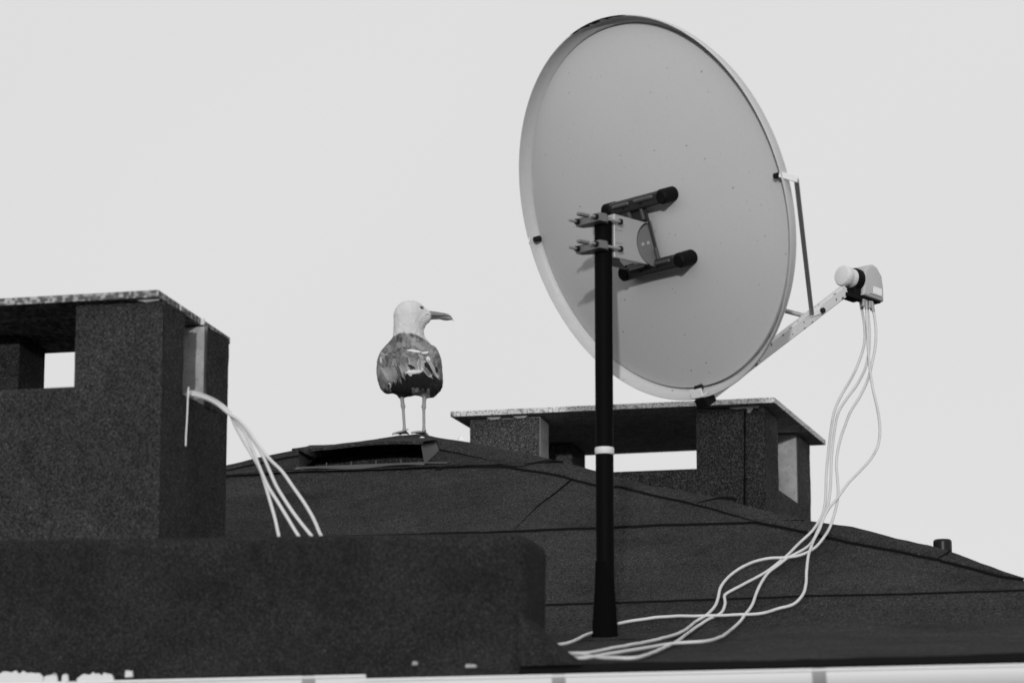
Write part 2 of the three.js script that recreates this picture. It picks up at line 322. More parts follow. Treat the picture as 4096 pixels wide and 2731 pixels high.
// ---------------------------------------------------------------- chimneys (parts of the house)
// outer = plan corners front-left, front-right, back-right, back-left
function chimney(spec) {
  const { name, label, x0, x1, z0, z1, skew = 0, base, sillF, sillS, top, fOpen, bOpen, sOpen, t } = spec;
  const sk = (x, z) => [x + skew * (z0 - z) * smooth(x0, x1, x), z], pl = (a, b, c, d) => [sk(a, d), sk(b, d), sk(b, c), sk(a, c)];
  const ch = new THREE.Group(); ch.name = name; ch.userData.label = label; house.add(ch);
  const skin = 0.008, add = (n, g, m) => part(house, n, g, m, ch);
  // lower walls: masonry core with felt on the outside
  const ins = 0.0;
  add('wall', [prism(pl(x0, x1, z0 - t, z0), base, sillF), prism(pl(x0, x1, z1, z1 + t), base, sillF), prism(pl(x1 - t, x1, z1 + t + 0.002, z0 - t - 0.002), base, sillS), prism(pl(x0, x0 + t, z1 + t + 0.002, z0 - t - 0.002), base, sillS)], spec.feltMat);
  add('flue_floor', prism(pl(x0 + t + 0.004, x1 - t - 0.004, z1 + t + 0.004, z0 - t - 0.004), base, base + 0.05), M.concrete);
  // piers: concrete cores, felt skins standing a little proud on the street and side faces
  const piers = [
    [fOpen[1], x1, sOpen[0], z0], [x0, fOpen[0], z0 - 0.15, z0],          // front right, front left
    [bOpen[1], x1, z1, sOpen[1]], [x0, bOpen[0], z1, sOpen[1]],           // back right, back left
  ];
  piers.forEach(([a, b, c, d], k) => {
    const front = k < 2, right = k % 2 === 0, y0 = Math.max(sillF, sillS) + 0.001;
    const yb = Math.min(sillF, sillS) - 0.004;
    // solid concrete core, kept inside the felt skins
    const core = prism(pl(a + (right ? 0 : skin), b - (right ? skin : 0), c + (front ? 0 : skin), d - (front ? skin : 0)), yb, top - 0.005, 0.002);
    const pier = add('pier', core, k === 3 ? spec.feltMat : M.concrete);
    const wf = 0.004, topS = top - 0.004, n1 = Math.round((b - a) / 0.012), ragged = (x) => topS - spec.gap * (0.15 + 0.85 * vnoise(x * 14 + k * 5, 1, 0, 6)) - (spec.notch && k === 0 && x < a + 0.17 * (b - a) + 0.03 ? 0.014 : 0);
    const skinFace = (f, n, nv = 40) => { const g = sheet(n, nv, f); return boxUV(g); };
    const wob = (s, y) => wf * (fbm(s * 5, y * 5, 47 + k) - 0.5);
    // street (or back) face
    const zf = front ? d : c, sg = front ? 1 : -1;
    const faces = [skinFace((u, v) => { const x = a + (b - a) * u, [X] = sk(x, zf); return V(X, yb + (ragged(x) - yb) * v, zf + sg * (0.001 + wob(x, v))); }, n1)];
    const xs = right ? b : a, sx = right ? 1 : -1;
    faces.push(skinFace((u, v) => { const z = d + (c - d) * u, [X] = sk(xs, z); return V(X + sx * (0.001 + wob(z, v)), yb + (ragged(z) - yb) * v, z); }, n1));
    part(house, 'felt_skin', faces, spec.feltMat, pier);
  });
  // cap slab of granite
  const slab = add('cap_slab', spec.slabs.map((p) => prism(p, top, spec.slabTop, 0.002)), spec.slabMat);
  return { ch, slab, add, sk };
}
{
  // far chimney behind the right hip
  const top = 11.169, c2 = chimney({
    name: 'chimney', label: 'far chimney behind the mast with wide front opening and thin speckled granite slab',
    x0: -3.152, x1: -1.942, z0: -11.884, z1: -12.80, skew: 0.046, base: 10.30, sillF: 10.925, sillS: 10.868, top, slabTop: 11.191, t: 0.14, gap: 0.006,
    fOpen: [-2.861, -2.218], bOpen: [-2.885, -2.23], sOpen: [-12.135, -12.555], slabMat: M.granite, feltMat: M.feltFarLit,
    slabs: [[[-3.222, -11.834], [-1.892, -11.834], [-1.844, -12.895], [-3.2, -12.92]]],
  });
  // vertical lap in the felt of the right pier and mortar squeezed out under the slab
  part(house, 'bitumen_seam', sheet(3, 60, (u, v) => V(-2.019 + (u - 0.5) * 0.007 * (0.6 + 0.8 * vnoise(v * 20, 1, 0, 9)) - 0.014 * (1 - v), 10.45 + 0.7 * v, -11.876 - 0.002 * Math.abs(u - 0.5))), M.bitumen, c2.ch);
  const blob = (pts, d, z, parent, m = M.mortar) => { const g = new THREE.ExtrudeGeometry(new THREE.Shape(pts.map((p) => new THREE.Vector2(...p))), { depth: d, bevelEnabled: true, bevelSize: 0.002, bevelThickness: 0.002, bevelSegments: 2 }); g.translate(0, 0, z); part(house, 'mortar_smear', boxUV(g), m, parent); };
  blob([[-2.08, 11.164], [-1.96, 11.166], [-1.966, 11.158], [-1.985, 11.16], [-1.992, 11.148], [-2.0, 11.139], [-2.009, 11.142], [-2.004, 11.153], [-2.02, 11.16], [-2.05, 11.156], [-2.07, 11.16]], 0.004, -11.876, c2.ch);
  blob([[-3.08, 11.166], [-3.02, 11.166], [-3.03, 11.159], [-3.06, 11.157]], 0.004, -11.876, c2.ch);
  blob([[-2.97, 11.166], [-2.91, 11.166], [-2.92, 11.16], [-2.95, 11.158]], 0.004, -11.876, c2.ch);

  // near chimney at the left edge of the roof
  const topL = 10.810, c1 = chimney({
    name: 'chimney', label: 'near left chimney with square openings, cables hanging out of its side',
    x0: -4.08, x1: -2.971, z0: -7.864, z1: -8.412, skew: 0, base: 9.70, sillF: 10.574, sillS: 10.572, top: topL, slabTop: 10.831, t: 0.12, gap: 0.004,
    fOpen: [-3.82, -3.231], bOpen: [-3.553, -3.2], sOpen: [-8.03, -8.222], slabMat: M.graniteDark, feltMat: M.feltWall,
    slabs: [[[-4.15, -7.834], [-2.976, -7.834], [-2.984, -8.03], [-4.15, -8.03]], [[-4.15, -8.033], [-2.9845, -8.033], [-2.991, -8.225], [-4.15, -8.225]], [[-4.15, -8.228], [-2.9915, -8.228], [-3.003, -8.515], [-4.15, -8.515]]],
  });
  for (const z of [-8.0315, -8.2265]) part(house, 'mortar_joint', box(-3.5, 10.82, z, 1.038, 0.0195, 0.006, 0.001), M.mortarWhite, c1.ch);
  blob([[-3.06, 10.812], [-2.98, 10.812], [-2.985, 10.806], [-3.02, 10.803]], 0.005, -7.86, c1.ch);
  // white run of paint down the side
  part(house, 'paint_run', tube([[-2.968, 10.597, -8.072], [-2.966, 10.588, -8.062], [-2.9665, 10.55, -8.061], [-2.967, 10.5, -8.0595], [-2.968, 10.45, -8.057], [-2.9675, 10.426, -8.056]], 0.0026, 40, 6), M.white, c1.ch);
  // flue liners standing inside
  part(house, 'flue_liner', [prism(rect(-3.80, -3.56, -8.28, -8.05), 9.8, 10.62, 0.01)], M.concrete, c1.ch);
  part(house, 'flue_liner', [prism(rect(-2.80, -2.62, -12.55, -12.35), 10.4, 10.93, 0.01)], M.concrete, c2.ch);
}

// ---------------------------------------------------------------- roof ventilator under the gull, pipe stub
{
  const vent = new THREE.Group(); vent.name = 'roof_ventilator'; vent.userData.label = 'low dark roof ventilator with a slot opening below the gull'; house.add(vent);
  const z = -10.885, xl = -3.556, xr = -3.07, yb = 10.806, yt = 10.889, arch = (u) => 0.006 * u + 0.004 * Math.sin(Math.PI * u) - 0.005 * Math.sin(2 * Math.PI * u);
  const hoodT = (u, v) => { const x = -3.578 + 0.515 * u + (v > 0.5 ? -0.05 * (v - 0.5) * 2 : 0), zz = z + 0.02 - 0.37 * v; return V(x, Math.max(yt + 0.008 + arch(u) + 0.075 * v, roofY(zz) - 0.004) + 0.004 * (fbm(x * 9, v * 3, 62) - 0.5), zz); };
  part(house, 'hood', [sheet(60, 16, hoodT), sheet(60, 2, (u, v) => { const p = hoodT(u, 0); return V(p.x, p.y - 0.011 * v, p.z + 0.0005); }, (p) => [p.x, p.y]), sheet(60, 8, (u, v) => { const p = hoodT(u, v * 0.6); return V(p.x, p.y - 0.011, p.z); })], M.felt, vent);
  part(house, 'side_panel', [sheet(4, 6, (u, v) => { const zz = z + 0.006 - 0.2 * u; return V(xr + 0.012 - 0.018 * v + 0.004 * u, (roofY(zz) - 0.01) * (1 - v) + Math.max(roofY(zz), yt + 0.004 + 0.04 * u) * v, zz); }, (p) => [p.z, p.y])], M.plastic, vent);
  part(house, 'side_panel', [sheet(4, 6, (u, v) => { const zz = z + 0.005 - 0.25 * u; return V(xl, (roofY(zz) - 0.01) * (1 - v) + (yt + 0.004) * v, zz); }, (p) => [p.z, p.y])], M.plastic, vent);
  part(house, 'back_panel', box((xl + xr) / 2, 10.85, z - 0.2, 0.49, 0.16, 0.006), M.felt, vent);
  part(house, 'sill', sheet(60, 6, (u, v) => { const x = -3.562 + 0.505 * u, zz = z + 0.03 - 0.022 * v; return V(x, roofY(zz) + 0.014 + 0.004 * Math.sin(u * 9 + 0.5) * (1 - v) + 0.006 * v, zz); }), M.plastic, vent);
  part(house, 'flashing', sheet(20, 3, (u, v) => { const x = -3.06 + 0.09 * u, zz = z + 0.024 - 0.012 * v; return V(x, roofY(zz) + 0.02 - 0.004 * u, zz); }), M.plastic, vent);
  for (let k = 1; k < 5; k++) part(house, 'rib', box(xl + (xr - xl) * k / 5 + 0.012, yb + 0.016, z - 0.004, 0.003, 0.04, 0.012, 0.001), M.plastic, vent);
  const pipe = new THREE.LatheGeometry([[0.0, 0.26], [0.027, 0.26], [0.0305, 0.256], [0.0315, 0.25], [0.0315, 0]].map((p) => new THREE.Vector2(...p)), 28); pipe.translate(-1.089, 10.40 - 0.26, -10.346);
  part(house, 'pipe_stub', pipe, matt(0.01, 0.35, 0.35), house, 'short black pipe stub behind the right hip');
}

// ---------------------------------------------------------------- satellite dish on its mast
const dish = thing('satellite_dish', 'large pale satellite dish seen from behind, clamped to a black mast', 'satellite dish', [-1.926, 9.925, -8.797]);
{
  const dc = V(-1.8246, 11.2774, -9.0272), w = V(0.8195, 0, 0.5731), u = V(-0.1966, 0.9393, 0.2811), m = V(0.5384, 0.3431, -0.7697), h = V(0.5731, 0, -0.8195), up = V(0, 1, 0);
  const D = (x, y, z) => dc.clone().addScaledVector(w, x).addScaledVector(u, y).addScaledVector(m, z);
  const pole = V(-1.918, 0, -8.798), K = (a, y, b) => pole.clone().addScaledVector(h, a).addScaledVector(w, b).setY(y);   // along h, height, along w
  const DM = frame(dc, w, u, m), add = (n, g, mt, parent, label) => part(dish, n, g, mt, parent || dish, label);
  const bul = 0.085, AX = 0.5628, AY = 0.603;
  const bowlZ = (r) => 0.028 - bul * (1 - r * r);
  // reflector: bowl, turned-back lip and rolled edge as one closed skin
  const prof = [];
  for (let k = 0; k <= 26; k++) { const r = k / 26; prof.push([0.9485 * r, bowlZ(r)]); }
  prof.push([0.9495, 0.034], [0.9505, 0.05], [0.9575, 0.05], [0.959, 0.038], [0.964, 0.0352], [0.976, 0.031], [0.988, 0.022], [0.996, 0.009], [0.9985, 0.0012], [1.002, 0.0002], [1.0045, 0.0012], [1.0055, 0.0035], [1.004, 0.006], [1.001, 0.014], [0.992, 0.028], [0.98, 0.038], [0.968, 0.05], [0.962, 0.056], [0.946, 0.056], [0.942, 0.044]);
  for (let k = 26; k >= 0; k--) { const r = k / 26; prof.push([0.938 * r, bowlZ(r) + 0.0075]); }
  const nt = 160, refl = sheet(nt, prof.length - 1, (a, b) => { const t = a * Math.PI * 2, p = prof[Math.round(b * (prof.length - 1))]; return D(p[0] * AX * Math.cos(t), p[0] * AY * Math.sin(t), p[1]); }, (p, a, b) => { const t = a * Math.PI * 2, q = prof[Math.round(b * (prof.length - 1))]; return [q[0] * AX * Math.cos(t) + 0.5, q[0] * AY * Math.sin(t) + 0.55]; });
  add('reflector', toCreasedNormals(mergeVerts(refl), 0.9), M.dish);
  function mergeVerts(g) { return g; }
const lipLine = [[0, 1.0045, 0.0006], [0.12, 0.9985, -0.0004], [0.3, 0.9945, 0.0085], [0.5, 0.9868, 0.0208], [0.75, 0.9755, 0.0305], [1, 0.966, 0.0338]];
  add('grime_crust', sheet(160, 10, (a, b) => { const t = (0.43 + 0.15 * a) * Math.PI, e = Math.min(1, 5 * Math.min(a, 1 - a)), k = b * e * (0.08 + 0.34 * vnoise(a * 22, 2, 0, 7)), r = lerpLine(lipLine.map((q) => [q[0], q[1]]), k), z = lerpLine(lipLine.map((q) => [q[0], q[2]]), k); return D(r * AX * Math.cos(t), r * AY * Math.sin(t), z - 0.0008 - 0.001 * vnoise(a * 90, b * 4, 0, 9)); }), matt(0.025, 0.2), dish.children[0], 'black crust of grime on the upper rim');

  // mast with a felt boot at its foot and a band of white tape
  const lathe = (pts, x, z, seg = 32) => { const g = new THREE.LatheGeometry(pts.map((p) => new THREE.Vector2(...p)), seg); g.translate(x, 0, z); return g; };
  const mast = add('mast', lathe([[0, 9.85], [0.0268, 9.85], [0.0268, 11.196], [0.0255, 11.199], [0.021, 11.199], [0.021, 11.1], [0, 11.1]], -1.92, -8.798), M.mast);
  const boot = []; for (let k = 0; k <= 20; k++) { const t = k / 20, y = 9.885 + 0.27 * t; boot.push([0.0275 + 0.012 * (1 - smooth(0, 1, t)) + 0.0015 * Math.sin(k * 2.1) * (1 - t) + (k === 0 ? 0.008 : 0), y]); }
  add('mast_boot', lathe([...boot, [0.0265, 10.158]], -1.922, -8.798), matt(0.003, 0.06), mast);
  add('tape_band', lathe([[0.0268, 10.478], [0.0284, 10.479], [0.0288, 10.486], [0.0292, 10.491], [0.0284, 10.498], [0.0268, 10.499]], -1.92, -8.798), M.tape, mast);

  // back bracket: two dark stamped bars, standing on four rubber-tipped ends
  for (const [yy, x0, x1] of [[0.028, -0.084, 0.162], [-0.172, -0.082, 0.164]]) {
    const mid = (x0 + x1) / 2, bx = new RoundedBoxGeometry(x1 - x0 - 0.03, 0.042, 0.026, 3, 0.009); bx.translate(mid, yy, -0.088); xf(bx, DM);
    const rib1 = new RoundedBoxGeometry(0.085, 0.012, 0.012, 2, 0.005); rib1.translate(x1 - 0.075, yy + 0.007, -0.101); xf(rib1, DM);
    const rib2 = new RoundedBoxGeometry(0.075, 0.012, 0.012, 2, 0.005); rib2.translate(x0 + 0.07, yy + 0.006, -0.101); xf(rib2, DM);
    const bar = add('bracket_bar', boxUV(bx), M.steelDark); add('pressed_rib', boxUV(rib1), M.steelRib, bar); add('pressed_rib', boxUV(rib2), M.steelRib, bar);
    const sg = yy > -0.05 ? -1 : 1;
    for (const x of [mid - 0.035, mid + 0.02]) { const gz = new RoundedBoxGeometry(0.011, 0.05, 0.012, 2, 0.004); gz.translate(x + (sg < 0 ? 0 : 0.015), yy + sg * 0.03, -0.092); xf(gz, DM); add('gusset', boxUV(gz), M.steelRib, bar); }
    for (const x of [x0, x1]) { const r = Math.hypot(x / AX, yy / AY); add('end_cap', [cyl(D(x, yy, -0.104), D(x, yy, -0.098), 0.018, 0.0235, 20), cyl(D(x, yy, -0.098), D(x, yy, bowlZ(r) + 0.004), 0.0235, 0.0235, 20)], M.rubber, bar); }
    for (const x of [mid - 0.045, mid + 0.03]) add('bolt', cyl(D(x, yy - 0.002, -0.102), D(x, yy - 0.002, -0.09), 0.007, 0.007, 6), M.blackMetal, bar);
  }
  // web plate joining the bars to the pivot plates
  const web = new RoundedBoxGeometry(0.08, 0.2, 0.008, 2, 0.002); web.translate(0.03, -0.073, -0.083); xf(web, DM);
  add('bracket_web', boxUV(web), M.steelDark);

  // pivot channel on the dish side of the mast
  const KM = frame(K(0, 11.147, 0), h, up, w);           // local x = h, y = up, z = w
  const plate = (pts, z, t, mt, name, parent) => { const g = new THREE.ExtrudeGeometry(new THREE.Shape(pts.map((p) => new THREE.Vector2(...p))), { depth: t, bevelEnabled: true, bevelSize: 0.001, bevelThickness: 0.001, bevelSegments: 1, curveSegments: 16 }); g.translate(0, 0, z); xf(g, KM); return add(name, boxUV(g), mt, parent); };
  const outer = [[0.03, 0.068], [0.168, 0.062]]; for (let k = 0; k <= 16; k++) { const a = Math.PI * (0.62 + 0.76 * k / 16); outer.push([0.192 + 0.071 * Math.cos(a), 0.071 * Math.sin(a)]); } outer.push([0.165, -0.066], [0.03, -0.064]);
  const chan = plate(outer, 0.011, 0.004, M.steel, 'pivot_channel');
  plate(outer, -0.08, 0.004, M.steel, 'channel_cheek', chan);
  { const g = new RoundedBoxGeometry(0.005, 0.134, 0.096, 2, 0.002); g.translate(0.03, 0.002, -0.033); xf(g, KM); add('channel_web', boxUV(g), M.steel, chan); }
  for (const y of [0.022, -0.018]) { const g = new RoundedBoxGeometry(0.03, 0.004, 0.003, 1, 0.001); g.translate(0.045, y, 0.0165); xf(g, KM); add('pressed_rib', boxUV(g), M.steel, chan); }
  const disc = []; for (let k = 0; k <= 22; k++) { const a = Math.PI * (0.56 + 0.9 * k / 22); disc.push([0.194 + 0.066 * Math.cos(a), 0.066 * Math.sin(a)]); } disc.push([0.236, -0.068], [0.19, 0.074]);
  const pd = plate(disc, 0.004, 0.004, M.pivot, 'pivot_plate');
  { const e = []; for (let k = 0; k <= 22; k++) { const aa = Math.PI * (0.58 + 0.86 * k / 22); e.push(V(0.194 + 0.0675 * Math.cos(aa), 0.0675 * Math.sin(aa), 0.008)); } const g = clean(tube(e, 0.0032, 40, 6).toNonIndexed()); xf(g, KM); add('gap_shade_strip', g, M.blackMetal, pd); }  // black strip added to paint the shadow in the gap round the plate
  for (const [a, b] of [[0.155, -0.006], [0.178, 0.002]]) add('rivet', (() => { const g = new THREE.SphereGeometry(0.007, 14, 10); g.scale(1, 1, 0.5); g.translate(a, b, 0.009); xf(g, KM); return clean(g.toNonIndexed()); })(), M.galv, pd);

  // two clamp jaws with threaded bolts on the near side of the mast
  for (const y of [11.189, 11.105]) {
    const jaw = []; // toothed plate around the mast seen from above
    jaw.push([-0.03, -0.062], [-0.055, -0.062], [-0.058, 0.045], [-0.03, 0.045], [-0.012, 0.03], [-0.026, 0.018], [-0.030, 0.0], [-0.026, -0.018], [-0.012, -0.032]);
    const g = new THREE.ExtrudeGeometry(new THREE.Shape(jaw.map(([a, b]) => new THREE.Vector2(a, b))), { depth: 0.022, bevelEnabled: true, bevelSize: 0.0015, bevelThickness: 0.0015, bevelSegments: 1 });
    xf(g, frame(K(0, y - 0.011, 0), h, w, V(0, 1, 0)));
    const clampPart = add('clamp_jaw', boxUV(g), M.pivot);
    for (const [b, tip] of [[-0.05, -0.098], [0.034, -0.085]]) {
      add('clamp_bolt', [cyl(K(tip, y, b), K(0.034, y, b), 0.0045, 0.0045, 10)], M.galv, clampPart);
      add('clamp_nut', cyl(K(-0.069, y, b), K(-0.0585, y, b), 0.0095, 0.0095, 6), M.blackMetal, clampPart); add('clamp_nut', cyl(K(0.0335, y, b), K(0.041, y, b), 0.0095, 0.0095, 6), M.blackMetal, clampPart);
    }
    add('clamp_wing', (() => { const q = new RoundedBoxGeometry(0.045, 0.01, 0.014, 2, 0.003); q.translate(-0.075, 0.012, -0.01); xf(q, frame(K(0, y, 0), h, up, w)); return boxUV(q); })(), M.pivot, clampPart);
  }

  // feed arm: box section carrying the receiver head
  const armA = D(0, -0.612, 0.012), armB = D(0, -0.424, 0.778), ad = armB.clone().sub(armA), al = ad.length(); ad.normalize();
  const an = w.clone().cross(ad).normalize(); if (an.dot(u) < 0) an.negate();
  { const g = new RoundedBoxGeometry(al, 0.036, 0.03, 3, 0.005, 3); g.translate(al / 2, 0, 0); xf(g, frame(armA, ad, an, ad.clone().cross(an))); const arm = add('feed_arm', boxUV(g), M.arm);
    const e = new RoundedBoxGeometry(0.045, 0.03, 0.05, 2, 0.004); e.translate(0.01, -0.008, 0); xf(e, frame(armA, ad, an, ad.clone().cross(an))); add('arm_root', boxUV(e), M.rubber, arm);
    add('root_clip', [boxUV((() => { const q = new RoundedBoxGeometry(0.05, 0.028, 0.006, 2, 0.002); q.translate(0.0, -0.588, -0.006); xf(q, DM); return q; })())], M.white, arm);
    add('bolt', [cyl(D(0.004, -0.572, -0.008), D(0.004, -0.572, 0.02), 0.009, 0.009, 6)], M.blackMetal, arm);
    const hub = armA.clone().addScaledVector(ad, 0.632);
    add('strut_bolt', [cyl(hub.clone().addScaledVector(w, 0.014), hub.clone().addScaledVector(w, 0.03), 0.011, 0.009, 6)], M.blackMetal, arm);
  }
  // side struts, flat-ended rods from the rim to the arm
  const hub = armA.clone().addScaledVector(ad, 0.615);
  for (const s of [1, -1]) {
    const a = D(s * 0.562, 0.0, 0.004), b = D(s * 0.575, -0.025, 0.05), e = hub.clone().addScaledVector(w, s * 0.019), e0 = e.clone().addScaledVector(ad, -0.03).addScaledVector(an, 0.012);
    const bar = add('strut', [cyl(b, e0, 0.0075, 0.0075, 12)], M.galv);
    const strap = (p, q, n) => { const d = q.clone().sub(p), l = d.length(); d.normalize(); const sd = n.clone().addScaledVector(d, -n.dot(d)).normalize(), g = new RoundedBoxGeometry(l + 0.012, 0.02, 0.004, 2, 0.0015); xf(g, frame(p.clone().add(q).multiplyScalar(0.5), d, sd.clone().cross(d).normalize(), sd)); return boxUV(g); };
    add('strut_end', strap(a, b, w), M.white, bar); add('strut_end', strap(e0, e.clone().addScaledVector(ad, 0.02), w), M.white, bar);
    add('rim_bolt', [cyl(D(s * 0.538, 0, 0.004), D(s * 0.538, 0, 0.026), 0.010, 0.010, 6)], M.blackMetal, bar);
  }

  // receiver head
  const fc = D(0, -0.372, 0.7835), a = m.clone().multiplyScalar(0.903).addScaledVector(u, -0.43).normalize(), b = w.clone().cross(a).normalize(); if (b.dot(u) < 0) b.negate();
  const side = a.clone().cross(b), L = (x, y, z) => fc.clone().addScaledVector(a, x).addScaledVector(b, y).addScaledVector(w, z);
  const latheA = (pts, mt, name, parent) => { const g = new THREE.LatheGeometry(pts.map(([r, x]) => new THREE.Vector2(r, x)), 36); xf(g, frame(fc, b, a, w.clone().negate())); return add(name, clean(toCreasedNormals(g, 0.6)), mt, parent); };
  const head = new THREE.Shape([[-0.047, -0.052], [-0.047, 0.03], [-0.03, 0.052], [-0.008, 0.06], [0.012, 0.054], [0.036, 0.03], [0.046, -0.01], [0.05, -0.052]].map((p) => new THREE.Vector2(...p)));
  const hg = new THREE.ExtrudeGeometry(head, { depth: 0.046, bevelEnabled: true, bevelSize: 0.009, bevelThickness: 0.01, bevelSegments: 4, bevelOffset: -0.008 }); hg.translate(0.125, 0, -0.023); xf(hg, frame(fc, a, b, w));
  const lnb = add('receiver_head', boxUV(toCreasedNormals(hg, 0.5)), M.lnb);
  add('underside', box3(0.125, -0.055, 0, 0.083, 0.012, 0.052, M.rubber), M.rubber, lnb);
  function box3(x, y, z, sx, sy, sz) { const g = new RoundedBoxGeometry(sx, sy, sz, 2, 0.003); g.translate(x, y, z); xf(g, frame(fc, a, b, w)); return boxUV(g); }
  add('label_sticker', box3(0.14, -0.026, 0.0335, 0.042, 0.024, 0.0012), M.sticker, lnb);
  add('seam_line', box3(0.135, -0.043, 0.033, 0.06, 0.0022, 0.0012), M.dark, lnb);
  latheA([[0, -0.001], [0.026, -0.001], [0.0315, 0.001], [0.0345, 0.006], [0.035, 0.012], [0.034, 0.026], [0.0325, 0.028], [0.0315, 0.033], [0.0325, 0.037], [0.032, 0.05], [0.024, 0.052], [0.022, 0.08]], M.cap, 'feed_cap', lnb);
  latheA([[0.022, 0.051], [0.036, 0.052], [0.038, 0.056], [0.038, 0.074], [0.036, 0.078], [0.022, 0.079]], M.rubber, 'clamp_ring', lnb);
  add('holder', [box3(0.064, -0.045, 0, 0.034, 0.05, 0.038), box3(0.046, -0.064, 0, 0.075, 0.014, 0.042)], M.rubber, lnb);
  for (const [x, z] of [[0.098, 0.012], [0.117, -0.012], [0.126, 0.014], [0.148, 0.004]]) add('connector', [cyl(L(x, -0.058, z), L(x, -0.085, z), 0.0062, 0.0062, 10), cyl(L(x, -0.06, z), L(x, -0.068, z), 0.008, 0.008, 6)], M.galv, lnb);
}

